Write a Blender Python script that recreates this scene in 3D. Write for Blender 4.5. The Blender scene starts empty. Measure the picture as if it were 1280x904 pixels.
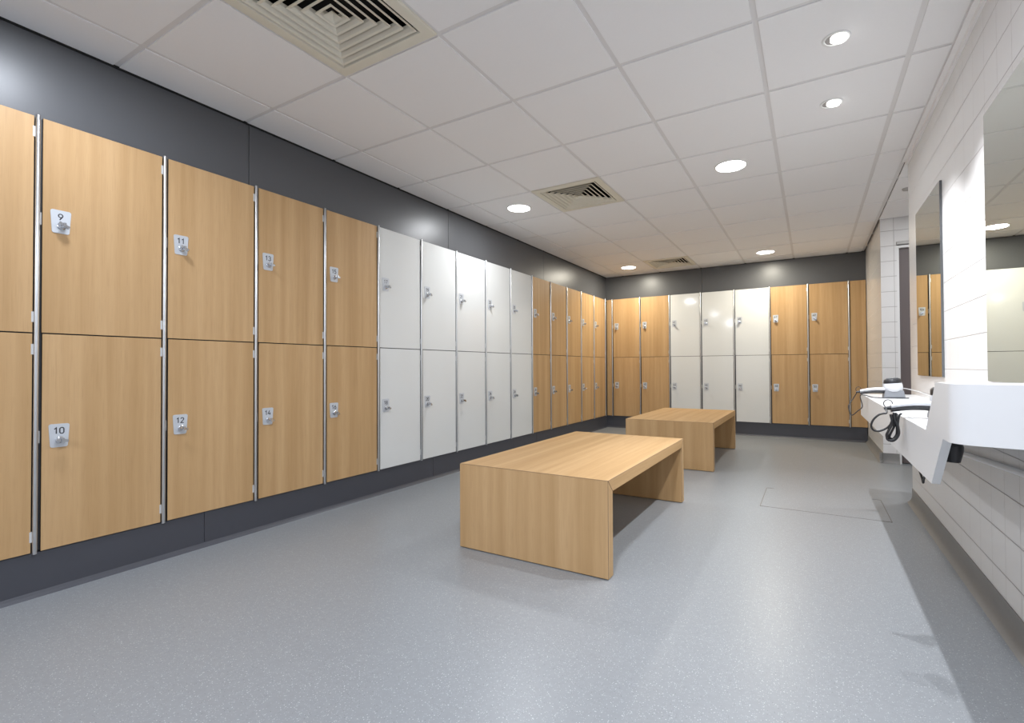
import bpy, bmesh, math, random
from mathutils import Vector, Matrix
random.seed(7)
R = math.radians
SC = bpy.context.scene
COL = SC.collection

# ------------------------------------------------------------------ room measures (metres, floor z = 0)
CAM_H = 0.957
H = 2.405                      # ceiling
LKX = -2.8486                  # front plane of the lockers on the left wall
BKX = -2.8786                  # dark wall panels above them
LKY = 7.2204                   # front plane of the lockers on the end wall
BKY = 7.2504
Z0, ZM, Z1 = 0.190, 1.114, 2.036
RW = 0.607                     # tiled right wall
YN = -3.9                      # wall behind the camera
PITCH_L, Y0 = 0.4603, 0.7086
PITCH_B, X0 = 0.4534, -2.7546
GX, GY, T = -2.5902, 1.5776, 0.6
WALL_END = 4.22                # the right wall stops here
PIER_Y = 5.80

# ------------------------------------------------------------------ materials
def nt(name):
    m = bpy.data.materials.new(name); m.use_nodes = True
    n = m.node_tree.nodes; l = m.node_tree.links
    return m, n, l, n['Principled BSDF']

def plain(name, col, rough=0.5, metal=0.0, spec=0.5, coat=0.0):
    m, n, l, b = nt(name)
    b.inputs['Base Color'].default_value = (*col, 1)
    b.inputs['Roughness'].default_value = rough
    b.inputs['Metallic'].default_value = metal
    b.inputs['Specular IOR Level'].default_value = spec
    b.inputs['Coat Weight'].default_value = coat
    return m

def mottled(name, col, amount, scale, rough, metal=0.0, spec=0.5, bump=0.0):
    m, n, l, b = nt(name)
    tc = n.new('ShaderNodeTexCoord'); no = n.new('ShaderNodeTexNoise')
    no.inputs['Scale'].default_value = scale; no.inputs['Detail'].default_value = 3
    l.new(tc.outputs['Object'], no.inputs['Vector'])
    mx = n.new('ShaderNodeMix'); mx.data_type = 'RGBA'
    mx.inputs[6].default_value = (*[c * (1 - amount) for c in col], 1)
    mx.inputs[7].default_value = (*[min(1, c * (1 + amount)) for c in col], 1)
    l.new(no.outputs['Fac'], mx.inputs[0]); l.new(mx.outputs[2], b.inputs['Base Color'])
    b.inputs['Roughness'].default_value = rough; b.inputs['Metallic'].default_value = metal
    b.inputs['Specular IOR Level'].default_value = spec
    if bump:
        bp = n.new('ShaderNodeBump'); bp.inputs['Strength'].default_value = bump; bp.inputs['Distance'].default_value = 0.002
        l.new(no.outputs['Fac'], bp.inputs['Height']); l.new(bp.outputs['Normal'], b.inputs['Normal'])
    return m

def wood(name, axis, rough=.48, spec=.3):
    """beech laminate, grain running along `axis` of the object"""
    m, n, l, b = nt(name)
    tc = n.new('ShaderNodeTexCoord'); oi = n.new('ShaderNodeObjectInfo')
    mul = n.new('ShaderNodeVectorMath'); mul.operation = 'SCALE'; mul.inputs[0].default_value = (37.0, 23.0, 41.0)
    l.new(oi.outputs['Random'], mul.inputs['Scale'])
    add = n.new('ShaderNodeVectorMath'); add.operation = 'ADD'
    l.new(tc.outputs['Object'], add.inputs[0]); l.new(mul.outputs[0], add.inputs[1])
    def noise(across, along, detail, dist=0.0):
        mp = n.new('ShaderNodeMapping')
        s = [across] * 3; s['xyz'.index(axis)] = along
        mp.inputs['Scale'].default_value = s
        l.new(add.outputs[0], mp.inputs['Vector'])
        t = n.new('ShaderNodeTexNoise'); t.inputs['Scale'].default_value = 1.0
        t.inputs['Detail'].default_value = detail; t.inputs['Distortion'].default_value = dist
        l.new(mp.outputs[0], t.inputs['Vector'])
        return t.outputs['Fac']
    planks = noise(13.0, 0.22, 1.0)
    figure = noise(38.0, 1.3, 4.0, 0.4)
    pores = noise(210.0, 9.0, 2.0)
    def ramp(f, a, b_):
        r = n.new('ShaderNodeMapRange'); r.inputs['From Min'].default_value = a; r.inputs['From Max'].default_value = b_
        l.new(f, r.inputs['Value']); return r.outputs['Result']
    def mix(fac, a, b_, colour=None):
        x = n.new('ShaderNodeMix'); x.data_type = 'RGBA'
        l.new(fac, x.inputs[0])
        if isinstance(a, tuple): x.inputs[6].default_value = (*a, 1)
        else: l.new(a, x.inputs[6])
        if isinstance(b_, tuple): x.inputs[7].default_value = (*b_, 1)
        else: l.new(b_, x.inputs[7])
        return x.outputs[2]
    dark = mix(ramp(figure, .3, .7), WOOD_D0, WOOD_D1)
    light = mix(ramp(figure, .3, .7), WOOD_L0, WOOD_L1)
    c = mix(ramp(planks, .38, .62), dark, light)
    pm = n.new('ShaderNodeMath'); pm.operation = 'MULTIPLY'; pm.inputs[1].default_value = 0.22
    l.new(ramp(pores, .52, .72), pm.inputs[0])
    c = mix(pm.outputs[0], c, WOOD_P)
    l.new(c, b.inputs['Base Color'])
    b.inputs['Roughness'].default_value = rough
    b.inputs['Specular IOR Level'].default_value = spec
    return m

WOOD_D0, WOOD_D1 = (.440, .272, .124), (.498, .314, .149)
WOOD_L0, WOOD_L1 = (.500, .317, .153), (.562, .367, .188)
WOOD_P = (.36, .215, .095)

def floor_mat():
    m, n, l, b = nt('speckled_vinyl')
    geo = n.new('ShaderNodeNewGeometry')
    base = n.new('ShaderNodeTexNoise'); base.inputs['Scale'].default_value = 55; base.inputs['Detail'].default_value = 4
    l.new(geo.outputs['Position'], base.inputs['Vector'])
    mx = n.new('ShaderNodeMix'); mx.data_type = 'RGBA'
    mx.inputs[6].default_value = (.228, .239, .250, 1); mx.inputs[7].default_value = (.276, .290, .303, 1)
    l.new(base.outputs['Fac'], mx.inputs[0])
    col = mx.outputs[2]
    for sc, keep, lim, tone in ((110, .55, .17, (.50, .52, .54)), (190, .5, .24, (.38, .40, .42)), (120, .30, .16, (.15, .16, .17))):
        v = n.new('ShaderNodeTexVoronoi'); v.inputs['Scale'].default_value = sc
        l.new(geo.outputs['Position'], v.inputs['Vector'])
        lt = n.new('ShaderNodeMath'); lt.operation = 'LESS_THAN'; lt.inputs[1].default_value = lim
        l.new(v.outputs['Distance'], lt.inputs[0])
        sep = n.new('ShaderNodeSeparateColor'); l.new(v.outputs['Color'], sep.inputs[0])
        l2 = n.new('ShaderNodeMath'); l2.operation = 'LESS_THAN'; l2.inputs[1].default_value = keep
        l.new(sep.outputs[0], l2.inputs[0])
        an = n.new('ShaderNodeMath'); an.operation = 'MULTIPLY'
        l.new(lt.outputs[0], an.inputs[0]); l.new(l2.outputs[0], an.inputs[1])
        x = n.new('ShaderNodeMix'); x.data_type = 'RGBA'
        l.new(an.outputs[0], x.inputs[0]); l.new(col, x.inputs[6]); x.inputs[7].default_value = (*tone, 1)
        col = x.outputs[2]
    l.new(col, b.inputs['Base Color'])
    b.inputs['Roughness'].default_value = 0.34
    b.inputs['Specular IOR Level'].default_value = 0.45
    bp = n.new('ShaderNodeBump'); bp.inputs['Strength'].default_value = 0.06; bp.inputs['Distance'].default_value = 0.001
    l.new(base.outputs['Fac'], bp.inputs['Height']); l.new(bp.outputs['Normal'], b.inputs['Normal'])
    return m

def tile_mat(name, offs_z=0.0):
    """square white glazed wall tiles, 150 mm, thin grey joints; works on x- and y-facing walls"""
    m, n, l, b = nt(name)
    geo = n.new('ShaderNodeNewGeometry')
    sp = n.new('ShaderNodeSeparateXYZ'); l.new(geo.outputs['Position'], sp.inputs[0])
    sn = n.new('ShaderNodeSeparateXYZ'); l.new(geo.outputs['Normal'], sn.inputs[0])
    ab = n.new('ShaderNodeMath'); ab.operation = 'ABSOLUTE'; l.new(sn.outputs[0], ab.inputs[0])
    gt = n.new('ShaderNodeMath'); gt.operation = 'GREATER_THAN'; gt.inputs[1].default_value = .5; l.new(ab.outputs[0], gt.inputs[0])
    u = n.new('ShaderNodeMix'); u.data_type = 'FLOAT'
    l.new(gt.outputs[0], u.inputs[0]); l.new(sp.outputs[0], u.inputs[2]); l.new(sp.outputs[1], u.inputs[3])
    def joint(val, off, w):
        a = n.new('ShaderNodeMath'); a.operation = 'ADD'; a.inputs[1].default_value = off; l.new(val, a.inputs[0])
        d = n.new('ShaderNodeMath'); d.operation = 'DIVIDE'; d.inputs[1].default_value = .15; l.new(a.outputs[0], d.inputs[0])
        f = n.new('ShaderNodeMath'); f.operation = 'FRACT'; l.new(d.outputs[0], f.inputs[0])
        s = n.new('ShaderNodeMath'); s.operation = 'SUBTRACT'; s.inputs[1].default_value = .5; l.new(f.outputs[0], s.inputs[0])
        ab2 = n.new('ShaderNodeMath'); ab2.operation = 'ABSOLUTE'; l.new(s.outputs[0], ab2.inputs[0])
        mr = n.new('ShaderNodeMapRange'); mr.inputs['From Min'].default_value = .5 - w; mr.inputs['From Max'].default_value = .5 - w * .5
        l.new(ab2.outputs[0], mr.inputs['Value']); return mr.outputs['Result']
    jz = joint(sp.outputs[2], 10 - 1.0385, .019)
    ju = joint(u.outputs[0], 10 + 0.085, .012)
    mxm = n.new('ShaderNodeMath'); mxm.operation = 'MAXIMUM'; l.new(jz, mxm.inputs[0]); l.new(ju, mxm.inputs[1])
    c = n.new('ShaderNodeMix'); c.data_type = 'RGBA'
    c.inputs[6].default_value = (.765, .755, .75, 1); c.inputs[7].default_value = (.36, .345, .335, 1)
    l.new(mxm.outputs[0], c.inputs[0]); l.new(c.outputs[2], b.inputs['Base Color'])
    rr = n.new('ShaderNodeMapRange'); rr.inputs['To Min'].default_value = .22; rr.inputs['To Max'].default_value = .8
    l.new(mxm.outputs[0], rr.inputs['Value']); l.new(rr.outputs['Result'], b.inputs['Roughness'])
    bp = n.new('ShaderNodeBump'); bp.invert = True; bp.inputs['Strength'].default_value = .5; bp.inputs['Distance'].default_value = .002
    l.new(mxm.outputs[0], bp.inputs['Height']); l.new(bp.outputs['Normal'], b.inputs['Normal'])
    return m

def emit(name, col, strength):
    m, n, l, b = nt(name)
    b.inputs['Base Color'].default_value = (.9, .9, .9, 1)
    b.inputs['Emission Color'].default_value = (*col, 1)
    b.inputs['Emission Strength'].default_value = strength
    return m

M = {}
M['wood_z'] = wood('beech_laminate_upright', 'z')
M['wood_y'] = wood('beech_laminate_lengthwise', 'y', .58, .12)
M['white_lam'] = mottled('white_gloss_laminate', (.70, .71, .70), .012, 3.0, .09, spec=.5)
M['core'] = plain('dark_laminate_core', (.045, .035, .03), .6)
M['carcass'] = plain('charcoal_carcass', (.030, .031, .034), .55)
M['panel'] = mottled('slate_grey_panel', (.090, .092, .098), .03, 5.0, .37, spec=.45)
M['plinth'] = mottled('slate_grey_plinth', (.058, .060, .073), .03, 5.0, .42)
M['alu'] = plain('brushed_aluminium', (.62, .63, .64), .36, 1.0)
M['hinge'] = plain('white_hinge', (.56, .56, .55), .45)
M['plate'] = plain('satin_lock_plate', (.53, .555, .59), .42, .1)
M['chrome'] = plain('chrome', (.62, .64, .67), .16, 1.0)
M['ink'] = plain('black_ink', (.03, .032, .04), .5)
M['floor'] = floor_mat()
M['cove'] = mottled('grey_vinyl_coving', (.22, .215, .207), .05, 60.0, .5)
M['tile'] = tile_mat('white_wall_tile')
M['ceil'] = mottled('mineral_ceiling_tile', (.87, .865, .87), .015, 130.0, .9, bump=.12)
M['grid'] = plain('ceiling_grid', (.74, .725, .72), .6)
M['trimw'] = plain('white_ceiling_trim', (.88, .875, .87), .5)
M['vent'] = mottled('cream_vent', (.74, .705, .60), .02, 9.0, .5)
M['void'] = plain('dark_duct', (.012, .012, .012), .9)
M['ring'] = plain('white_light_trim', (.82, .82, .81), .4)
M['lens'] = emit('lamp_lens', (1, .98, .95), 9.0)
M['solid'] = mottled('white_solid_surface', (.74, .74, .74), .01, 6.0, .30)
M['mirror'] = plain('mirror_silvering', (.80, .84, .79), .006, 1.0)
M['mirror_edge'] = plain('dark_mirror_edge', (.10, .105, .11), .35)
M['white_paint'] = plain('white_paint', (.76, .755, .75), .5)
M['door'] = mottled('taupe_door', (.125, .100, .099), .03, 4.0, .45)
M['grey_metal'] = plain('grey_metal', (.42, .41, .40), .45, .3)
M['wplastic'] = plain('white_dryer_plastic', (.62, .63, .66), .25)
M['bplastic'] = plain('black_dryer_plastic', (.022, .022, .025), .35)
M['gplastic'] = plain('grey_dryer_plastic', (.20, .21, .23), .4)
M['cord'] = plain('black_cord', (.018, .018, .02), .45)
M['wcord'] = plain('pale_cord', (.45, .44, .43), .5)
M['brass'] = plain('dull_metal_strip', (.20, .19, .165), .45, .5)

# ------------------------------------------------------------------ mesh helper
class MB:
    def __init__(s): s.v, s.f, s.m, s.mats = [], [], [], []
    def mi(s, mat):
        if mat not in s.mats: s.mats.append(mat)
        return s.mats.index(mat)
    def face(s, pts, mat):
        k = len(s.v); s.v += [tuple(p) for p in pts]; s.f.append(tuple(range(k, k + len(pts)))); s.m.append(s.mi(mat))
    def box(s, x0, x1, y0, y1, z0, z1, mat, side=None, front=None):
        """front = material of the -y face, side = the other faces"""
        k = len(s.v); side = side or mat; front = front or mat
        s.v += [(x, y, z) for z in (z0, z1) for y in (y0, y1) for x in (x0, x1)]
        for q, mm in (((0, 2, 3, 1), side), ((4, 5, 7, 6), side), ((0, 1, 5, 4), front), ((2, 6, 7, 3), side), ((0, 4, 6, 2), side), ((1, 3, 7, 5), side)):
            s.f.append(tuple(k + i for i in q)); s.m.append(s.mi(mm))
    def prism(s, poly, axis, a, b, mat):
        """poly (two coordinates) extruded along axis from a to b"""
        def P(q, t):
            q = list(q); q.insert('xyz'.index(axis), t); return tuple(q)
        n = len(poly); k = len(s.v)
        s.v += [P(q, a) for q in poly] + [P(q, b) for q in poly]
        i = s.mi(mat)
        s.f.append(tuple(range(k, k + n))); s.m.append(i)
        s.f.append(tuple(range(k + 2 * n - 1, k + n - 1, -1))); s.m.append(i)
        for j in range(n):
            s.f.append((k + j, k + (j + 1) % n, k + n + (j + 1) % n, k + n + j)); s.m.append(i)
    def lathe(s, prof, mat, mat4=None, seg=32, cap=True):
        """prof list of (r, z) revolved about z"""
        mat4 = mat4 or Matrix(); k = len(s.v); i = s.mi(mat)
        for r, z in prof:
            for a in range(seg):
                t = 2 * math.pi * a / seg
                s.v.append(tuple(mat4 @ Vector((r * math.cos(t), r * math.sin(t), z))))
        for p in range(len(prof) - 1):
            for a in range(seg):
                b = (a + 1) % seg
                s.f.append((k + p * seg + a, k + p * seg + b, k + (p + 1) * seg + b, k + (p + 1) * seg + a)); s.m.append(i)
        if cap:
            s.f.append(tuple(k + a for a in range(seg - 1, -1, -1))); s.m.append(i)
            s.f.append(tuple(k + (len(prof) - 1) * seg + a for a in range(seg))); s.m.append(i)
    def tube(s, pts, r, mat, seg=10, radii=None):
        pts = [Vector(p) for p in pts]; k = len(s.v); i = s.mi(mat); n = len(pts)
        up = Vector((0.13, 0.31, 0.94)).normalized(); prev = None
        for j, p in enumerate(pts):
            d = (pts[min(j + 1, n - 1)] - pts[max(j - 1, 0)])
            d = d.normalized() if d.length > 1e-9 else Vector((0, 0, 1))
            e = (prev if prev is not None else up); e = e - d * e.dot(d)
            if e.length < 1e-4: e = d.orthogonal()
            e.normalize(); prev = e; g = d.cross(e)
            rr = radii[j] if radii else r
            for a in range(seg):
                t = 2 * math.pi * a / seg
                s.v.append(tuple(p + e * (rr * math.cos(t)) + g * (rr * math.sin(t))))
        for j in range(n - 1):
            for a in range(seg):
                b = (a + 1) % seg
                s.f.append((k + j * seg + a, k + j * seg + b, k + (j + 1) * seg + b, k + (j + 1) * seg + a)); s.m.append(i)
        s.f.append(tuple(k + a for a in range(seg - 1, -1, -1))); s.m.append(i)
        s.f.append(tuple(k + (n - 1) * seg + a for a in range(seg))); s.m.append(i)
    def mesh(s, name, smooth=None):
        me = bpy.data.meshes.new(name); me.from_pydata(s.v, [], s.f)
        for mt in s.mats: me.materials.append(mt)
        me.polygons.foreach_set('material_index', s.m)
        bm = bmesh.new(); bm.from_mesh(me)
        bmesh.ops.remove_doubles(bm, verts=bm.verts, dist=1e-5)
        bmesh.ops.recalc_face_normals(bm, faces=bm.faces)
        bm.to_mesh(me); bm.free()
        if smooth is not None:
            me.polygons.foreach_set('use_smooth', [True] * len(me.polygons))
            me.set_sharp_from_angle(angle=R(smooth))
        return me
    def build(s, name, parent=None, smooth=None, loc=None):
        return link(name, s.mesh(name, smooth), parent, loc)

def link(name, me, parent=None, loc=None):
    o = bpy.data.objects.new(name, me); COL.objects.link(o)
    if loc is not None: o.location = loc
    if parent is not None: o.parent = parent
    return o

def bevel(o, w, seg=2, mat=-1):
    b = o.modifiers.new('edge', 'BEVEL'); b.width = w; b.segments = seg; b.limit_method = 'ANGLE'; b.angle_limit = R(40); b.material = mat
    return o

def tag(o, label, cat, group=None):
    o['label'] = label; o['category'] = cat
    if group: o['group'] = group
    return o

def thing(name, label, cat, loc, rz=0, group=None):
    o = bpy.data.objects.new(name, None); COL.objects.link(o); o.empty_display_size = .05
    o.location = loc; o.rotation_euler = (0, 0, rz)
    return tag(o, label, cat, group)

def struct(o):
    o['kind'] = 'structure'; return o

def copy_tree(o, parent=None):
    c = o.copy(); COL.objects.link(c)
    if parent is not None: c.parent = parent
    for ch in list(o.children): copy_tree(ch, c)
    return c

def smooth_path(pts, n=8):
    """Catmull-Rom through pts"""
    P = [Vector(p) for p in pts]; P = [P[0] * 2 - P[1]] + P + [P[-1] * 2 - P[-2]]; out = []
    for i in range(1, len(P) - 2):
        for k in range(n):
            t = k / n; a, b, c, d = P[i - 1], P[i], P[i + 1], P[i + 2]
            out.append(.5 * ((2 * b) + (-a + c) * t + (2 * a - 5 * b + 4 * c - d) * t * t + (-a + 3 * b - 3 * c + d) * t ** 3))
    out.append(P[-2]); return out

# ------------------------------------------------------------------ camera
cam_d = bpy.data.cameras.new('camera'); cam = bpy.data.objects.new('camera', cam_d); COL.objects.link(cam)
F, CX, CY = 599.02, 673.21, 451.88
cam_d.sensor_fit = 'HORIZONTAL'; cam_d.sensor_width = 36.0
cam_d.lens = F / 1280 * 36.0
cam_d.shift_x = (640 - CX) / 1280; cam_d.shift_y = (CY - 452) / 1280
cam_d.clip_start = .02; cam_d.clip_end = 60
rgt = Vector((0.86898961, 0.49480537, -0.00497105)); upv = Vector((0.01081401, -0.00894636, 0.99990151)); fwd = Vector((-0.49471216, 0.86895777, 0.01312512))
mt = Matrix((rgt, upv, -fwd)).transposed().to_4x4(); mt.translation = (0, 0, CAM_H)
cam.matrix_world = mt
SC.camera = cam

# ------------------------------------------------------------------ setting
b = MB(); b.face([(-3.4, YN - .1, 0), (2.6, YN - .1, 0), (2.6, 7.8, 0), (-3.4, 7.8, 0)], M['floor']); struct(b.build('floor'))

# ceiling: lay-in tiles standing just below a recessed grid
vents = [(GX + 1.5 * T, GY - .5 * T), (GX + 1.5 * T, GY + 3.5 * T), (GX + 1.5 * T, GY + 8.5 * T)]
vent_cells = {(1, -1), (1, 3), (1, 8)}
b = MB()
g = .012
xs = [-2.95] + [GX + T * i for i in range(0, 6)] + [RW - .03]
ys = [YN] + [GY + T * j for j in range(-9, 10)] + [7.30]
for i in range(len(xs) - 1):
    for j in range(len(ys) - 1):
        if (i - 1, j - 10) in vent_cells: continue
        b.box(xs[i] + g, xs[i + 1] - g, ys[j] + g, ys[j + 1] - g, H, H + .012, M['ceil'])
zg = H + .005
for x in xs: b.box(x - g - .004, x + g + .004, YN, 7.3, zg, zg + .02, M['grid'])
for y in ys: b.box(-2.95, RW, y - g - .004, y + g + .004, zg + .0005, zg + .02, M['grid'])
# ceiling of the side passage behind the end of the right wall
for i in range(3):
    for j in range(3):
        b.box(GX + T * (5 + i) + g + (RW - .02 - GX - 5 * T if i == 0 else 0), GX + T * (6 + i) - g, max(GY + T * (4 + j), WALL_END) + g, min(GY + T * (5 + j), PIER_Y) - g, H, H + .012, M['ceil'])
for i in range(3): b.box(GX + T * (6 + i) - g, GX + T * (6 + i) + g, WALL_END, PIER_Y, zg, zg + .02, M['grid'])
for j in range(3): b.box(RW, 2.3, GY + T * (5 + j) - g, GY + T * (5 + j) + g, zg + .0005, zg + .02, M['grid'])
b.box(-3.4, 2.6, YN - .1, 7.8, H + .16, H + .2, M['void'])
struct(b.build('ceiling'))

# left wall: slate panels with open joints above the lockers, wall behind
b = MB()
joints = [YN, -.19, 1.605, 3.395, 5.195, 7.30]
for a, c in zip(joints, joints[1:]): b.box(-2.92, BKX, a + .002, c - .002, Z1 + .0005, H - .006, M['panel'])
b.box(-3.36, -2.90, YN, 7.7, Z1 + .003, H + .1, M['void'])
b.box(-3.42, -3.36, YN, 7.7, 0, H + .1, M['panel'])
b.box(-2.92, BKX, YN, Y0 - PITCH_L - .005, 0, Z1 + .0005, M['panel'])
struct(b.build('wall_left'))
b = MB()
joints = [-2.885, -1.380, RW + .01]
for a, c in zip(joints, joints[1:]): b.box(a + .002, c - .002, BKY, BKY + .04, Z1 + .0005, H - .006, M['panel'])
b.box(-3.4, RW + .02, BKY + .02, 7.7, Z1 + .003, H + .1, M['void'])
b.box(-3.4, RW + .02, 7.7, 7.76, 0, H + .1, M['panel'])
struct(b.build('wall_back'))

# plinths with a small coved toe
b = MB()
PX = -2.858
joints = [Y0 - PITCH_L, 1.364, 3.164, 4.964, 7.24]
for a, c in zip(joints, joints[1:]): b.box(-3.36, PX, a + .0015, c - .0015, .0, Z0 - .004, M['plinth'])
prof = [(PX - .001, 0), (PX + .016, 0), (PX + .011, .004), (PX + .005, .011), (PX + .001, .02), (PX - .001, .024)]
b.prism(prof, 'y', Y0 - PITCH_L, 7.235, M['plinth'])
struct(b.build('baseboard_left'))
b = MB()
PY = 7.238
joints = [-2.87, -1.0, .6]
for a, c in zip(joints, joints[1:]): b.box(a + .0015, c - .0015, PY, 7.7, 0, Z0 - .004, M['plinth'])
b.prism([(PY + .001, 0), (PY - .016, 0), (PY - .011, .004), (PY - .005, .011), (PY - .001, .02), (PY + .001, .024)], 'x', -2.866, .57, M['plinth'])
struct(b.build('baseboard_back'))

# right wall and the passage beyond it
b = MB(); b.box(RW, RW + .14, YN, WALL_END, 0, H + .1, M['tile']); struct(b.build('wall_right'))
b = MB()
b.box(RW, RW + .128, PIER_Y, 7.7, 0, H + .1, M['tile'])
struct(b.build('wall_pier'))
b = MB()
b.box(RW + .128, 2.4, PIER_Y + .012, PIER_Y + .15, 2.175, H + .1, M['tile'])
b.box(1.62, 2.4, PIER_Y + .012, PIER_Y + .15, 0, 2.175, M['tile'])
struct(b.build('wall_passage'))
b = MB(); b.box(2.3, 2.4, WALL_END - .3, PIER_Y + .012, 0, H + .1, M['tile']); struct(b.build('wall_passage_end'))
b = MB(); b.box(RW + .14, 2.4, WALL_END - .1, WALL_END - .02, 0, H + .1, M['tile']); struct(b.build('wall_passage_near'))
b = MB(); b.box(-3.4, 2.5, YN - .12, YN, 0, H + .1, M['white_paint']); struct(b.build('wall_front'))

def cove(name, line, off, h=.10):
    """vinyl coving: swept profile along a floor line; off = unit normal into the room"""
    bb = MB(); prof = [(.0, 0), (.034, .0), (.030, .003), (.020, .010), (.011, .022), (.006, .036), (.004, .06), (.004, h), (.0, h)]
    ring = []
    for (x, y) in line: ring.append([(x + off[0] * d, y + off[1] * d, z) for d, z in prof])
    for a in range(len(ring) - 1):
        for k in range(len(prof) - 1):
            bb.face([ring[a][k], ring[a][k + 1], ring[a + 1][k + 1], ring[a + 1][k]], M['cove'])
    bb.face(ring[0], M['cove']); bb.face(ring[-1][::-1], M['cove'])
    return struct(bb.build(name, smooth=50))
cove('baseboard_right', [(RW, YN), (RW, WALL_END)], (-1, 0))
cove('baseboard_pier', [(RW, PIER_Y - .03), (RW, 7.24)], (-1, 0))
cove('baseboard_pier_front', [(RW - .03, PIER_Y), (RW + .13, PIER_Y)], (0, -1))
cove('baseboard_passage', [(RW + .14, WALL_END), (2.3, WALL_END)], (0, 1))

b = MB()                                             # stepped white trim where the ceiling meets the tiles
b.box(RW - .034, RW, YN, WALL_END, H - .006, H + .012, M['trimw']); b.box(RW - .012, RW, YN, WALL_END, H - .03, H - .006, M['trimw'])
struct(b.build('trim_1'))
b = MB(); b.box(-2.885, BKX + .012, YN, 7.26, H - .005, H + .004, M['void']); struct(b.build('gap_shade_strip'))  # near-black strip painting the shade of the gap between panels and ceiling

# door of the passage
d = struct(bpy.data.objects.new('door_1', None)); COL.objects.link(d); d.location = (.755, PIER_Y + .012, 0)
b = MB(); b.box(0, .84, .03, .07, .008, 2.110, M['door']); b.build('door_leaf', d)
b = MB()
b.box(-.020, 0, -.006, .10, 0, 2.135, M['white_paint']); b.box(.84, .865, -.006, .10, 0, 2.135, M['white_paint']); b.box(0, .84, -.006, .10, 2.112, 2.135, M['white_paint'])
b.build('door_frame', d)
b = MB(); b.box(-.02, .865, -.022, .06, 2.142, 2.172, M['grey_metal']); bevel(b.build('door_closer_rail', d), .003)
b = MB(); b.box(.77, .80, -.03, .03, 1.0, 1.15, M['grey_metal']); b.tube([(.785, -.01, 1.05), (.785, -.045, 1.05), (.66, -.045, 1.05)], .009, M['chrome']); b.build('door_handle', d, smooth=40)

# ------------------------------------------------------------------ lockers
def arc(cx, cy, rx, ry, a0, a1, n=14):
    return [(cx + rx * math.cos(R(a0 + (a1 - a0) * k / n)), cy + ry * math.sin(R(a0 + (a1 - a0) * k / n))) for k in range(n + 1)]
# plain sans digits as stroke paths in a 0.6 x 1 cell
DIGITS = {
    '0': [arc(.3, .7, .23, .25, 0, 180) + arc(.3, .3, .23, .25, 180, 360) + [(.53, .7)]],
    '1': [[(.12, .74), (.34, .95), (.34, .05)]],
    '2': [arc(.3, .7, .23, .25, 170, -20) + [(.08, .05), (.55, .05)]],
    '3': [arc(.29, .72, .22, .23, 160, -90), arc(.29, .28, .25, .23, 90, -160)],
    '4': [[(.36, .95), (.05, .30), (.57, .30)], [(.43, .55), (.43, .05)]],
    '5': [[(.52, .95), (.13, .95), (.09, .55)] + arc(.29, .34, .24, .29, 130, -155)],
    '6': [[(.40, .95), (.12, .50)] + arc(.3, .32, .24, .27, 150, 510, 24)],
    '7': [[(.06, .95), (.54, .95), (.22, .05)]],
    '8': [arc(.3, .74, .20, .21, -90, 270, 20), arc(.3, .29, .24, .24, 90, 450, 20)],
    '9': [[(.20, .05), (.48, .50)] + arc(.3, .68, .24, .27, -30, 330, 24)],
}
def text_mesh(s, h):
    """number of height h on the plate: flat strokes facing -y, centred on the origin"""
    bb = MB(); t = h * .075; adv = .66 * h; wid = adv * len(s) - .06 * h
    for k, ch in enumerate(s):
        for path in DIGITS[ch]:
            P = [Vector((x * h - wid / 2 + k * adv, (y - .5) * h)) for x, y in path]
            L_, R_ = [], []
            for i, q in enumerate(P):
                d0 = (q - P[i - 1]).normalized() if i else (P[1] - q).normalized()
                d1 = (P[i + 1] - q).normalized() if i < len(P) - 1 else d0
                n = (Vector((-d0.y, d0.x)) + Vector((-d1.y, d1.x))); n.normalize()
                c = max(.45, n.dot(Vector((-d0.y, d0.x)))); L_.append(q + n * (t / c)); R_.append(q - n * (t / c))
            for i in range(len(P) - 1):
                bb.prism([tuple(L_[i]), tuple(R_[i]), tuple(R_[i + 1]), tuple(L_[i + 1])], 'y', -.0002, .0003, M['ink'])
    me = bb.mesh('number')
    return me

PLATE_DX = .0735
ZU, ZL = 1.6045, .673          # height of the locks
def door_mesh(p, z0, z1, mat):
    bb = MB(); x0, x1 = -p / 2 + (.0165 if z0 > .5 else .0192), p / 2 - .0105
    bb.box(x0, x1, 0, .013, z0, z1, M['core'], side=M['core'], front=mat)
    return bb.mesh('door')
def lock_plate_mesh():
    bb = MB(); w0, w1, h = .0335, .0285, .0505
    pts = []
    for cx, cz, a0 in ((w0 - .008, h - .008, 0), (-w0 + .008, h - .008, 90), (-w1 + .008, -h + .008, 180), (w1 - .008, -h + .008, 270)):
        for k in range(5):
            a = R(a0 + 22.5 * k); pts.append((cx + .008 * math.cos(a), cz + .008 * math.sin(a)))
    bb.prism(pts, 'y', -.003, 0.0005, M['plate'])
    return bb.mesh('lock_plate')
def turn_mesh():
    bb = MB(); rot = Matrix.Rotation(R(90), 4, 'X')
    bb.lathe([(.0150, .0), (.0150, .004), (.0125, .006), (.0085, .007), (.0085, .020), (.0075, .022)], M['chrome'], rot, 20)
    bb.box(-.0045, .0045, -.042, -.018, -.010, .010, M['chrome'])
    t = Matrix.Translation((0, -.030, 0)) @ Matrix.Rotation(R(25), 4, 'Y')
    k = len(bb.v); bb.box(-.019, .019, -.007, .007, -.0055, .0055, M['chrome'])
    for i in range(k, k + 8): bb.v[i] = tuple(t @ Vector(bb.v[i]))
    return bb.mesh('thumb_turn', 35)
PLATE, TURN = lock_plate_mesh(), turn_mesh()
bb = MB(); bb.box(-.0042, .0042, -.0015, .006, -.022, .022, M['hinge']); HINGE = bb.mesh('hinge')
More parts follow.
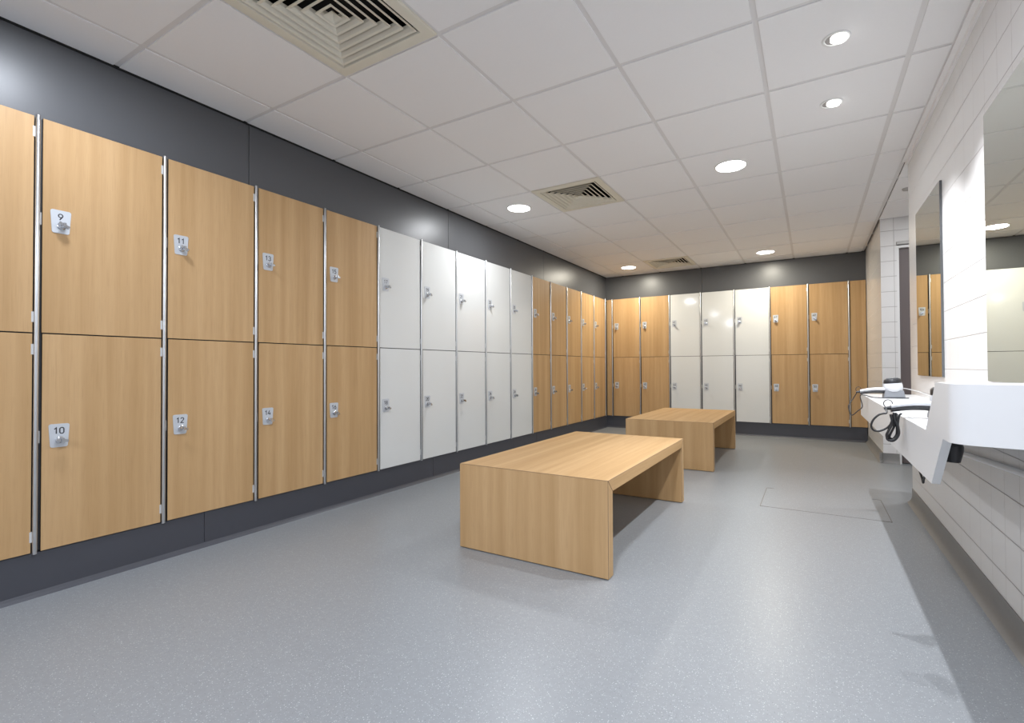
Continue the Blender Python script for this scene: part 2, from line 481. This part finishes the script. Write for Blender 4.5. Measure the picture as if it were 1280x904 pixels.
bb = MB(); bb.box(-.004, .004, 0, .012, -.026, .026, M['grey_metal']); BOLT = bb.mesh('lock_bolt')

def make_column(p, mat, nums, label, loc, rz, group):
    t = thing('locker', label, 'locker', loc, rz, group)
    bb = MB()
    bb.box(-p / 2 + .001, p / 2 - .001, .0165, .44, 0, Z1 - Z0 - .001, M['carcass'])
    bb.box(-p / 2 + .003, -p / 2 + .020, .0135, .02, .004, Z1 - Z0 - .006, M['carcass'])
    bb.build('carcass', t)
    for (za, zb, zl, num) in ((ZM + .0025, Z1, ZU, nums[0]), (Z0, ZM - .0025, ZL, nums[1])):
        key = (round(p, 4), mat.name, za)
        if key not in DOORS: DOORS[key] = door_mesh(p, za - Z0, zb - Z0, mat)
        dr = link('door', DOORS[key], t)
        bevel(dr, .0008, 1)
        x = -p / 2 + PLATE_DX; z = zl - Z0
        link('lock_plate', PLATE, dr, (x, 0, z))
        link('number', text_mesh(str(num), .0285), dr, (x - .001, -.0031, z + .021))
        tn = link('thumb_turn', TURN, dr, (x + .002, -.003, z - .019)); tn.rotation_euler = (0, R(random.uniform(-14, 14)), 0)
        for hz in (za + .066, zb - .066): link('hinge', HINGE, dr, (p / 2 - .0108, .001, hz - Z0))
        link('lock_bolt', BOLT, dr, (-p / 2 + .010, .002, z))
    bb = MB()
    bb.lathe([(.0074, -.006), (.0078, -.004), (.0078, ZM - Z0 - .0008), (.0070, ZM - Z0), (.0078, ZM - Z0 + .0008), (.0078, Z1 - Z0 + .004), (.0070, Z1 - Z0 + .006)], M['alu'], Matrix.Translation((p / 2, -.0045, 0)), 20)
    bb.build('hinge_post', t, smooth=40)
    return t
DOORS = {}

W, L = M['white_lam'], M['wood_z']
left = [(-1, L, 'wood-look two-door locker column cut off by the left picture edge'),
        (0, L, 'wood-look two-door locker column numbered 9 and 10'),
        (1, L, 'wood-look two-door locker column numbered 11 and 12'),
        (2, L, 'wood-look two-door locker column numbered 13 and 14'),
        (3, L, 'wood-look two-door locker column numbered 15 and 16, next to the white ones'),
        (4, W, 'white two-door locker column on the long wall, next to wooden lockers 15 and 16'),
        (5, W, 'second white two-door locker column on the long wall, counted from wooden locker 15'),
        (6, W, 'middle one of the five white two-door locker columns on the long wall'),
        (7, W, 'fourth white two-door locker column on the long wall, counted from wooden locker 15'),
        (8, W, 'last white two-door locker column on the long wall, just before the far wooden ones'),
        (9, L, 'wood-look locker column on the long wall directly after the five white ones'),
        (10, L, 'second wood-look locker column after the white ones on the long wall'),
        (11, L, 'third wood-look locker column after the white ones on the long wall'),
        (12, L, 'wood-look locker column on the long wall, last but one before the corner'),
        (13, L, 'wood-look locker column at the corner end of the long wall')]
for k, mat, lab in left:
    make_column(PITCH_L, mat, (9 + 2 * k, 10 + 2 * k), lab, (LKX, Y0 + PITCH_L * (k + .5), Z0), R(90), 'two-door locker columns along the long left wall')
back = [(0, L, 'wood-look locker column on the end wall, beside the narrow corner panel'),
        (1, L, 'wood-look locker column on the end wall, between the corner one and the white ones'),
        (2, W, 'leftmost white locker column on the end wall, behind the far bench'),
        (3, W, 'middle white locker column on the end wall'),
        (4, W, 'rightmost white locker column on the end wall, beside the wooden pair'),
        (5, L, 'wood-look locker column on the end wall, right after the white ones'),
        (6, L, 'wood-look locker column on the end wall, farthest right of all')]
for k, mat, lab in back:
    make_column(PITCH_B, mat, (37 + 2 * k, 38 + 2 * k), lab, (X0 + PITCH_B * (k + .5), LKY, Z0), 0, 'two-door locker columns along the end wall')
# filler panels
t = thing('filler_panel', 'narrow full-height wood-look filler panel in the corner of the two locker rows', 'panel', (-2.80, LKY, Z0))
b = MB(); b.box(-.047, .036, 0, .013, 0, Z1 - Z0, M['core'], front=L); bevel(b.build('panel_board', t), .0008, 1)
b = MB(); b.lathe([(.0074, -.006), (.0078, -.004), (.0078, Z1 - Z0 + .004), (.007, Z1 - Z0 + .006)], M['alu'], Matrix.Translation((X0 + 2.80, -.0045, 0)), 16); b.build('hinge_post', t, smooth=40)
xr = X0 + PITCH_B * 7
b = MB(); b.box(xr + .014 - .5, RW - .006 - .5, 0, .013, 0, Z1 - Z0, M['core'], front=L)
tag(bevel(b.build('filler_panel', loc=(.5, LKY, Z0)), .0008, 1), 'narrow full-height wood-look filler panel between lockers and tiled pier', 'panel')

# ------------------------------------------------------------------ benches
def bench(x0, x1, y0, y1, h, label, th=.058):
    w = (x1 - x0) / 2; ln = (y1 - y0) / 2
    t = thing('bench', label, 'bench', ((x0 + x1) / 2, (y0 + y1) / 2, 0), 0, 'wooden waterfall benches')
    g = .0007
    bb = MB(); bb.prism([(-ln + g, h), (ln - g, h), (ln - th - g, h - th), (-ln + th + g, h - th)], 'x', -w, w, M['wood_y']); bb.mi(M['core'])
    o = bb.build('bench_top', t); bevel(o, .0011, 1, 1)
    for s in (-1, 1):
        bb = MB(); bb.prism([(s * ln, h - g), (s * ln, .004), (s * (ln - th), .004), (s * (ln - th), h - th - g)], 'x', -w, w, M['wood_z']); bb.mi(M['core'])
        o = bb.build('side_panel', t); bevel(o, .0011, 1, 1)
    return t
bench(-1.645, -.800, 2.030, 3.490, .446, 'low wooden waterfall bench in the foreground')
bench(-1.612, -.782, 4.575, 6.030, .446, 'low wooden waterfall bench farther back, near the end wall')

# ------------------------------------------------------------------ floor hatch
t = thing('floor_hatch', 'flush floor hatch outlined by thin metal strips in front of the counter', 'hatch', (.05, 3.90, 0))
hx0, hx1, hy0, hy1 = -.366, .368, -.275, .285
b = MB(); b.face([(hx0, hy0, .0006), (hx1, hy0, .0006), (hx1, hy1, .0006), (hx0, hy1, .0006)], M['floor']); b.build('hatch_cover', t)
b = MB(); e = .0016
for a in ((hx0, hx1, hy0 - e, hy0 + e), (hx0 - 2 * e, hx0 + e, hy0, hy1), (hx1 - e, hx1 + 2 * e, hy0, hy1)): b.box(*a, 0, .0012, M['brass'])
for sx, x in ((1, hx0), (-1, hx1)):
    for y in (hy0, hy1): b.box(min(x, x + sx * .05), max(x, x + sx * .05), y - .004, y + .004, 0, .0015, M['brass'])
b.build('edge_strip', t)

# ------------------------------------------------------------------ counter along the right wall
XF = .300
t = thing('wall_counter', 'white wall-hung counter stepping up to a raised rounded end', 'counter', (RW, 2.8, .612))
def off(v): return (v[0] - RW, v[1] - 2.8, v[2] - .612)
ZS, ZB, ZR, ZE = .762, .614, .911, .763
st = [(XF, y) for y in (4.07, 3.0, 1.85, 1.782, 1.713, 1.632, 1.578)]
ra = .055; cxx, cyy = XF + ra, 1.578
for k in range(1, 13):
    a = R(180 + 76.8 * k / 12); st.append((cxx + ra * math.cos(a), cyy + ra * math.sin(a)))
ex = (RW - .001 - st[-1][0]); st.append((RW - .001, st[-1][1] - ex * .2341))
def zt(y, i): return ZS if y >= 1.85 else ZR if y <= 1.713 else ZS + (ZR - ZS) * (1.85 - y) / .137
def zb(y, i): return ZB if y >= 1.782 else ZE if y <= 1.632 else ZB + (ZE - ZB) * (1.782 - y) / .150
def inner(k):
    p = Vector(st[k]); q0 = Vector(st[max(k - 1, 0)]); q1 = Vector(st[min(k + 1, len(st) - 1)])
    d = (q1 - q0).normalized(); nrm = Vector((-d.y, d.x)); return p + nrm * .02
b = MB()
for k in range(len(st) - 1):
    (x0, y0), (x1, y1) = st[k], st[k + 1]; a, c = inner(k), inner(k + 1)
    o0 = [off((x0, y0, zb(y0, k))), off((x0, y0, zt(y0, k)))]; o1 = [off((x1, y1, zb(y1, k))), off((x1, y1, zt(y1, k)))]
    i0 = [off((a.x, a.y, zb(y0, k))), off((a.x, a.y, zt(y0, k)))]; i1 = [off((c.x, c.y, zb(y1, k))), off((c.x, c.y, zt(y1, k)))]
    b.face([o0[0], o1[0], o1[1], o0[1]], M['solid']); b.face([i0[0], i0[1], i1[1], i1[0]], M['solid'])
    b.face([o0[1], o1[1], i1[1], i0[1]], M['solid']); b.face([o0[0], i0[0], i1[0], o1[0]], M['solid'])
    if k == 0: b.face([o0[0], o0[1], i0[1], i0[0]], M['solid'])
b.build('front_apron', t, smooth=25)
b = MB(); b.box(XF + .018 - RW, -.001, 1.86 - 2.8, 4.07 - 2.8, ZS - .02 - .612, ZS - .612, M['solid']); b.box(XF + .018 - RW, -.001, 4.05 - 2.8, 4.07 - 2.8, ZB - .612, ZS - .02 - .612, M['solid'])
b.build('shelf_board', t)
b = MB(); b.prism([(1.872 - 2.8, ZS - .02 - .612), (1.85 - 2.8, ZS - .612), (1.713 - 2.8, ZR - .612), (1.690 - 2.8, ZR - .612), (1.83 - 2.8, ZS - .02 - .612)], 'x', XF + .018 - RW, -.001, M['solid']); b.build('step_board', t)
# shallow basin let into the raised end
b = MB()
rim = [(XF + .019, 1.695), (XF + .019, 1.578)] + [tuple(inner(k)) for k in range(7, len(st) - 1)] + [(RW - .001, inner(len(st) - 2).y - (RW - .001 - inner(len(st) - 2).x) * .2341), (RW - .001, 1.695)]
cxr = sum(p[0] for p in rim) / len(rim); cyr = sum(p[1] for p in rim) / len(rim)
rings = [[off((cxr + (x - cxr) * s, cyr + (y - cyr) * s, z)) for x, y in rim] for s, z in ((1, ZR - .0005), (.86, ZR - .0005), (.82, ZR - .006), (.72, ZR - .075), (.60, ZR - .092), (.02, ZR - .10))]
n = len(rim)
for a in range(len(rings) - 1):
    for k in range(n): b.face([rings[a][k], rings[a][(k + 1) % n], rings[a + 1][(k + 1) % n], rings[a + 1][k]], M['solid'])
b.build('basin_bowl', t, smooth=40)

# fittings under it
b = MB(); b.lathe([(.0185, -.060), (.019, -.057), (.026, -.026), (.0265, -.014), (.023, -.002), (.020, .0), (.020, .010), (.014, .0125)], M['bplastic'], None, 20)
tag(b.build('waste_trap', loc=(.366, 1.87, .728), smooth=40), 'black tapered waste trap hanging under the raised counter end', 'drain trap')
b = MB(); b.tube([(RW - .0108, 3.0, .545), (RW - .0108, 2.1, .606), (RW - .0108, 1.45, .650)], .011, M['white_paint'])
tag(b.build('waste_pipe', smooth=50), 'thin white waste pipe sloping along the tiles below the counter', 'pipe')

# ------------------------------------------------------------------ mirrors
def mirror(ya, yb, label):
    t = thing('wall_mirror', label, 'mirror', (RW, (ya + yb) / 2, .8965), 0, 'frameless wall mirrors above the counter')
    w = (yb - ya) / 2; h = 1.0385
    bb = MB(); bb.box(-.0075, -.0005, -w, w, 0, h, M['mirror_edge']); bb.build('mirror_backing', t)
    bb = MB(); bb.box(-.0115, -.0076, -w, w, 0, h, M['mirror_edge'])
    o = bb.build('mirror_glass', t)
    me = o.data; me.materials.append(M['mirror'])
    for p in me.polygons:
        if p.normal.x < -.5: p.material_index = 1
    return t
mirror(3.235, 3.895, 'tall mirror on the tiles near the end of the right wall')
mirror(1.825, 2.485, 'tall mirror cut off by the right picture edge, above the raised counter end')

# ------------------------------------------------------------------ hair dryers
def dryer(loc, rz, label):
    t = thing('hair_dryer', label, 'hair dryer', loc, rz, 'hair dryers lying on the counter')
    bb = MB()                                                         # flared grey foot the barrel sits in
    for z0_, z1_, s0, s1 in ((0, .006, .052, .053), (.006, .048, .053, .044)):
        q0 = [(-s0, -s0 * .8, z0_), (s0, -s0 * .8, z0_), (s0, s0 * .8, z0_), (-s0, s0 * .8, z0_)]; q1 = [(-s1, -s1 * .85, z1_), (s1, -s1 * .85, z1_), (s1, s1 * .85, z1_), (-s1, s1 * .85, z1_)]
        for k in range(4): bb.face([q0[k], q0[(k + 1) % 4], q1[(k + 1) % 4], q1[k]], M['gplastic'])
        bb.face(q1, M['gplastic']); bb.face(q0[::-1], M['gplastic'])
    bevel(bb.build('nozzle', t), .004, 2)
    tilt = Matrix.Translation((0, 0, .044)) @ Matrix.Rotation(R(-5), 4, 'Y')
    bb = MB(); bb.lathe([(.040, -.004), (.047, .004), (.0485, .020), (.0475, .038), (.045, .046)], M['wplastic'], tilt, 32); bb.build('barrel', t, smooth=40)
    bb = MB(); bb.lathe([(.0445, .046), (.0455, .050), (.0435, .066), (.038, .073), (.030, .075)], M['bplastic'], tilt, 32)
    for k in range(8):
        a = 2 * math.pi * k / 8; mm = tilt @ Matrix.Rotation(a, 4, 'Z')
        kk = len(bb.v); bb.box(.012, .030, -.0025, .0025, .0745, .0775, M['gplastic'])
        for i in range(kk, kk + 8): bb.v[i] = tuple(mm @ Vector(bb.v[i]))
    bb.build('intake_grille', t, smooth=40)
    def grip(name, mat, zo, zh, w0):
        b2 = MB(); prev = None; secs = []
        for k in range(9):
            u = k / 8; x = -.035 - .135 * u; ww = w0 * (1 - .28 * u); zc = .046 + zo - .012 * u + .006 * math.sin(u * 3.1); hh = zh * (1 - .35 * u)
            secs.append([(x, ww * math.cos(2 * math.pi * j / 14), zc + hh * math.sin(2 * math.pi * j / 14)) for j in range(14)])
        for a, c in zip(secs, secs[1:]):
            for j in range(14): b2.face([a[j], a[(j + 1) % 14], c[(j + 1) % 14], c[j]], mat)
        b2.face(secs[0], mat); b2.face(secs[-1][::-1], mat)
        return b2.build(name, t, smooth=50)
    grip('handle', M['wplastic'], .006, .0125, .0185); grip('handle_underside', M['bplastic'], -.007, .0135, .0178)
    bb = MB()
    bb.tube([(-.165, 0, .036), (-.178, 0, .034), (-.192, 0, .032)], .006, M['bplastic'], 10, [.0095, .0075, .0045]); bb.build('cord_relief', t, smooth=50)
    bb = MB()
    bb.tube([(-.178 + .014 * math.sin(a * 2 * math.pi / 20), .004, .050 + .015 * -math.cos(a * 2 * math.pi / 20)) for a in range(21)], .0017, M['cord'], 8); bb.build('hanging_loop', t, smooth=50)
    return t
D1 = (.432, 3.60, ZS); D2 = (.432, 2.27, ZS)
da = dryer(D1, R(2), 'white and black hair dryer on far part of counter, below small mirror')
db = dryer(D2, R(3), 'white and black hair dryer partly hidden behind the raised counter end')

def cord(name, pts, r, mat, label, parent, n=8):
    """the flex of a dryer; child of the dryer, so its points are put into its space"""
    inv = (Matrix.Translation(parent.location) @ Matrix.Rotation(parent.rotation_euler.z, 4, 'Z')).inverted()
    bb = MB(); bb.tube([inv @ p for p in smooth_path(pts, n)], r, mat, 8); o = bb.build(name, parent, smooth=60)
    if label: o['label'] = label
    return o
Mw = lambda t_, p: Matrix.Translation(t_.location) @ Matrix.Rotation(t_.rotation_euler.z, 4, 'Z') @ Vector(p)
q = [Mw(da, (-.185, 0, .033))] + [Vector((0.2239, 3.6000, 0.7496)), Vector((0.2003, 3.5800, 0.7100)), Vector((0.2043, 3.5700, 0.6709)), Vector((0.2173, 3.5600, 0.6523)), Vector((0.2448, 3.5500, 0.6791)), Vector((0.2697, 3.5500, 0.7096))] + [Vector((.262, 3.555, .778)), Vector((.330, 3.53, .7665)), Vector((.42, 3.52, .7655)), Vector((.50, 3.56, .7655))]
cord('flex', q, .0027, M['cord'], 'black flex looping over counter edge', da)
q = [Mw(da, (.045, .005, .060)), Vector((.50, 3.58, .818)), Vector((.540, 3.52, .806)), Vector((.570, 3.42, .790)), Vector((.590, 3.30, .776)), Vector((RW - .008, 3.05, .7675)), Vector((RW - .008, 2.6, .7665))]
cord('mains_cable', q, .003, M['wcord'], 'pale cable running to the wall', da)
q = [Mw(db, (-.185, 0, .033))] + [Vector((0.2453, 2.2350, 0.7791)), Vector((0.2353, 2.2350, 0.7762)), Vector((0.2203, 2.2350, 0.7695)), Vector((0.2037, 2.2350, 0.7503)), Vector((0.1971, 2.2350, 0.7285)), Vector((0.2032, 2.2350, 0.7120)), Vector((0.2195, 2.2350, 0.7084)), Vector((0.2396, 2.2350, 0.7172)), Vector((0.2558, 2.2350, 0.7333)), Vector((0.2635, 2.2250, 0.7573))]
cord('flex', q, .0036, M['cord'], 'thick black flex in a wide loop', db)
bundle = [[Vector((0.2552, 2.2150, 0.7758)), Vector((0.2596, 2.2150, 0.7401)), Vector((0.2471, 2.2150, 0.7064)), Vector((0.2432, 2.2150, 0.6852)), Vector((0.2516, 2.2150, 0.6768)), Vector((0.2687, 2.2150, 0.6840)), Vector((0.2785, 2.2150, 0.7025)), Vector((0.2764, 2.2150, 0.7291)), Vector((0.2671, 2.2150, 0.7584)), Vector((0.2650, 2.2150, 0.7822))],
          [Vector((0.2623, 2.2240, 0.7753)), Vector((0.2667, 2.2240, 0.7335)), Vector((0.2541, 2.2240, 0.6998)), Vector((0.2490, 2.2240, 0.6829)), Vector((0.2600, 2.2240, 0.6777)), Vector((0.2747, 2.2240, 0.6921)), Vector((0.2810, 2.2240, 0.7134)), Vector((0.2766, 2.2240, 0.7490)), Vector((0.2721, 2.2240, 0.7817))],
          [Vector((0.2696, 2.2330, 0.7779)), Vector((0.2606, 2.2330, 0.7473)), Vector((0.2504, 2.2330, 0.7136)), Vector((0.2440, 2.2330, 0.6950)), Vector((0.2488, 2.2330, 0.6772)), Vector((0.2634, 2.2330, 0.6737)), Vector((0.2770, 2.2330, 0.6867)), Vector((0.2833, 2.2330, 0.7065)), Vector((0.2800, 2.2330, 0.7363)), Vector((0.2840, 2.2330, 0.7695)), Vector((0.2914, 2.2330, 0.7788))],
          [Vector((0.2780, 2.2420, 0.7774)), Vector((0.2739, 2.2420, 0.7411)), Vector((0.2638, 2.2420, 0.7133)), Vector((0.2548, 2.2420, 0.6885)), Vector((0.2646, 2.2420, 0.6816)), Vector((0.2758, 2.2420, 0.6990)), Vector((0.2774, 2.2420, 0.7292)), Vector((0.2753, 2.2420, 0.7623))]]
for k, c in enumerate(bundle):
    cord('folded_flex', c, .0036, M['cord'], None, db)
q = [Vector((0.3300, 2.1674, 0.5916)), Vector((0.3300, 2.1396, 0.5770)), Vector((0.3300, 2.1123, 0.5656)), Vector((0.3300, 2.0953, 0.5539)), Vector((0.3300, 2.0835, 0.5660)), Vector((0.3300, 2.0664, 0.5803)), Vector((0.3300, 2.0492, 0.5999))]
b = MB(); b.tube(smooth_path(q, 5), .0036, M['cord'], 8)
tag(b.build('hanging_cord', smooth=60), 'short black cord loop peeking out below the counter bottom', 'cord')

# ------------------------------------------------------------------ ceiling vents
def vent(x, y, label):
    t = thing('ceiling_vent', label, 'vent', (x, y, H), 0, 'square cream ceiling vents')
    def sq(r, z): return [(-r, -r, z), (r, -r, z), (r, r, z), (-r, r, z)]
    bb = MB()
    def strip(bb, rs, mat):
        for a, c in zip(rs, rs[1:]):
            for k in range(4): bb.face([a[k], a[(k + 1) % 4], c[(k + 1) % 4], c[k]], mat)
    strip(bb, [sq(.296, .010), sq(.296, -.004), sq(.290, -.006), sq(.247, -.006), sq(.243, .004), sq(.243, .03)], M['vent'])
    bb.build('vent_frame', t)
    for k in range(6):
        ro = .236 - .0375 * k; ri = ro - .034
        bb = MB(); strip(bb, [sq(ro, -.004), sq(ro, -.0005), sq(ro - .009, .001), sq(ro - .019, .010), sq(ro - .024, .020), sq(ro - .0255, .020), sq(ro - .0205, .009), sq(ro - .010, -.002), sq(ro, -.004)], M['vent'])
        bb.build('louvre', t)
    bb = MB(); strip(bb, [sq(.026, -.006), sq(.002, .018)], M['vent']); bb.build('louvre_core', t)
    bb = MB(); strip(bb, [sq(.285, .012), sq(.285, .12)], M['void']); bb.face(sq(.285, .12), M['void']); bb.build('duct_box', t)
    return t
vent(*vents[0], 'large square cream ceiling vent at the top edge of the picture')
vent(*vents[1], 'square cream ceiling vent in mid room, beside a round downlight')
vent(*vents[2], 'square cream ceiling vent farthest away, near the end wall')

# ------------------------------------------------------------------ lamps
def area(name, loc, power, col, size, spread, parent):
    ld = bpy.data.lights.new(name, 'AREA'); ld.shape = 'DISK'; ld.size = size; ld.energy = power; ld.color = col; ld.spread = R(spread)
    o = bpy.data.objects.new(name, ld); COL.objects.link(o); o.location = loc; o.parent = parent; return o
def downlight(x, y, power, col, label):
    t = thing('downlight', label, 'ceiling light', (x, y, H), 0, 'large round ceiling downlights')
    bb = MB(); bb.lathe([(.113, .001), (.112, -.004), (.106, -.006), (.101, -.004), (.100, .001)], M['ring'], None, 40, cap=False); bb.build('trim_ring', t, smooth=50)
    bb = MB(); bb.lathe([(.1, -.002), (.05, -.0026), (.001, -.003)], M['lens'], None, 40); bb.build('lens', t, smooth=50)
    area('lamp', (0, 0, -.008), power * .92, col, .19, 180, t)
COOL, WARM, MID = (.835, .895, 1.0), (1.0, .935, .78), (.945, .972, 1.0)
downlight(GX + .5 * T, GY + 3.5 * T, 14.5, MID, 'round downlight over the white lockers of the long wall')
downlight(GX + .5 * T, GY + 8.5 * T, 18.5, WARM, 'round downlight near the far corner of the locker rows')
downlight(GX + 3.5 * T, GY + 3.5 * T, 11.5, MID, 'round downlight in the middle of the ceiling above the benches')
downlight(GX + 3.5 * T, GY + 8.5 * T, 18.5, WARM, 'round downlight close to the end wall, right of the far vent')
downlight(GX + .5 * T, GY - 1.5 * T, 12.5, COOL, 'round downlight outside the picture, over lockers 9 and 10')
downlight(GX + 3.5 * T, GY - 1.5 * T, 40, COOL, 'round downlight outside the picture, above the photographer')
downlight(GX + .5 * T, GY - 6.5 * T, 46, COOL, 'added unseen round downlight far behind the photographer, on the locker side')  # rear pair added out of view to brighten the near half of the room
downlight(GX + 3.5 * T, GY - 6.5 * T, 50, COOL, 'added unseen round downlight far behind the photographer, in mid room')  # second of the added rear pair

downlight(1.30, GY + 5.5 * T, 14, MID, 'added unseen round downlight in the side passage, behind the right wall')  # added out of view to brighten the pier front

def spot(x, y, label):
    t = thing('spotlight', label, 'ceiling light', (x, y, H), 0, 'small tilted ceiling spotlights')
    bb = MB(); bb.lathe([(.056, .001), (.055, -.003), (.050, -.005), (.043, -.003), (.042, .004)], M['ring'], None, 32, cap=False); bb.build('trim_ring', t, smooth=50)
    tl = Matrix.Translation((.006, 0, -.004)) @ Matrix.Rotation(R(13), 4, 'Y')
    bb = MB(); bb.lathe([(.0425, .003), (.0425, -.0008), (.001, -.0008)], M['grey_metal'], None, 32); bb.build('recess', t, smooth=30)
    bb = MB(); bb.lathe([(.034, .004), (.034, -.002), (.031, -.003), (.001, -.0032)], M['lens'], tl, 32, cap=True); bb.build('lens', t, smooth=50)
    ld = bpy.data.lights.new('lamp', 'SPOT'); ld.energy = 84; ld.color = (.93, .955, 1.0); ld.spot_size = R(88); ld.spot_blend = .5; ld.shadow_soft_size = .022
    o = bpy.data.objects.new('lamp', ld); COL.objects.link(o); o.parent = t; o.location = (0, 0, -.035); o.rotation_euler = (0, R(-3), 0)
spot(GX + 4.5 * T, GY + 1.5 * T, 'small tilted spotlight nearer the top of the picture')
spot(GX + 4.5 * T, GY + 2.5 * T, 'small tilted spotlight second from the top of the picture')
b = MB(); b.lathe([(.030, .001), (.030, -.008), (.024, -.016), (.004, -.018)], M['grey_metal'], None, 24)
tag(b.build('ceiling_sensor', loc=(.690, 4.87, H), smooth=40), 'tiny dark ceiling sensor beyond the end of the tiled right wall', 'sensor')

# ------------------------------------------------------------------ world and view
w = bpy.data.worlds.new('world'); SC.world = w; w.use_nodes = True
w.node_tree.nodes['Background'].inputs['Color'].default_value = (.5, .5, .5, 1); w.node_tree.nodes['Background'].inputs['Strength'].default_value = .1
vs = SC.view_settings; vs.view_transform = 'Standard'; vs.look = 'None'; vs.gamma = 1; vs.use_curve_mapping = False
vs.exposure = 0.23
cy = SC.cycles
cy.max_bounces = 10; cy.diffuse_bounces = 6; cy.glossy_bounces = 6; cy.sample_clamp_indirect = 6; cy.use_denoising = True
cy.caustics_reflective = True
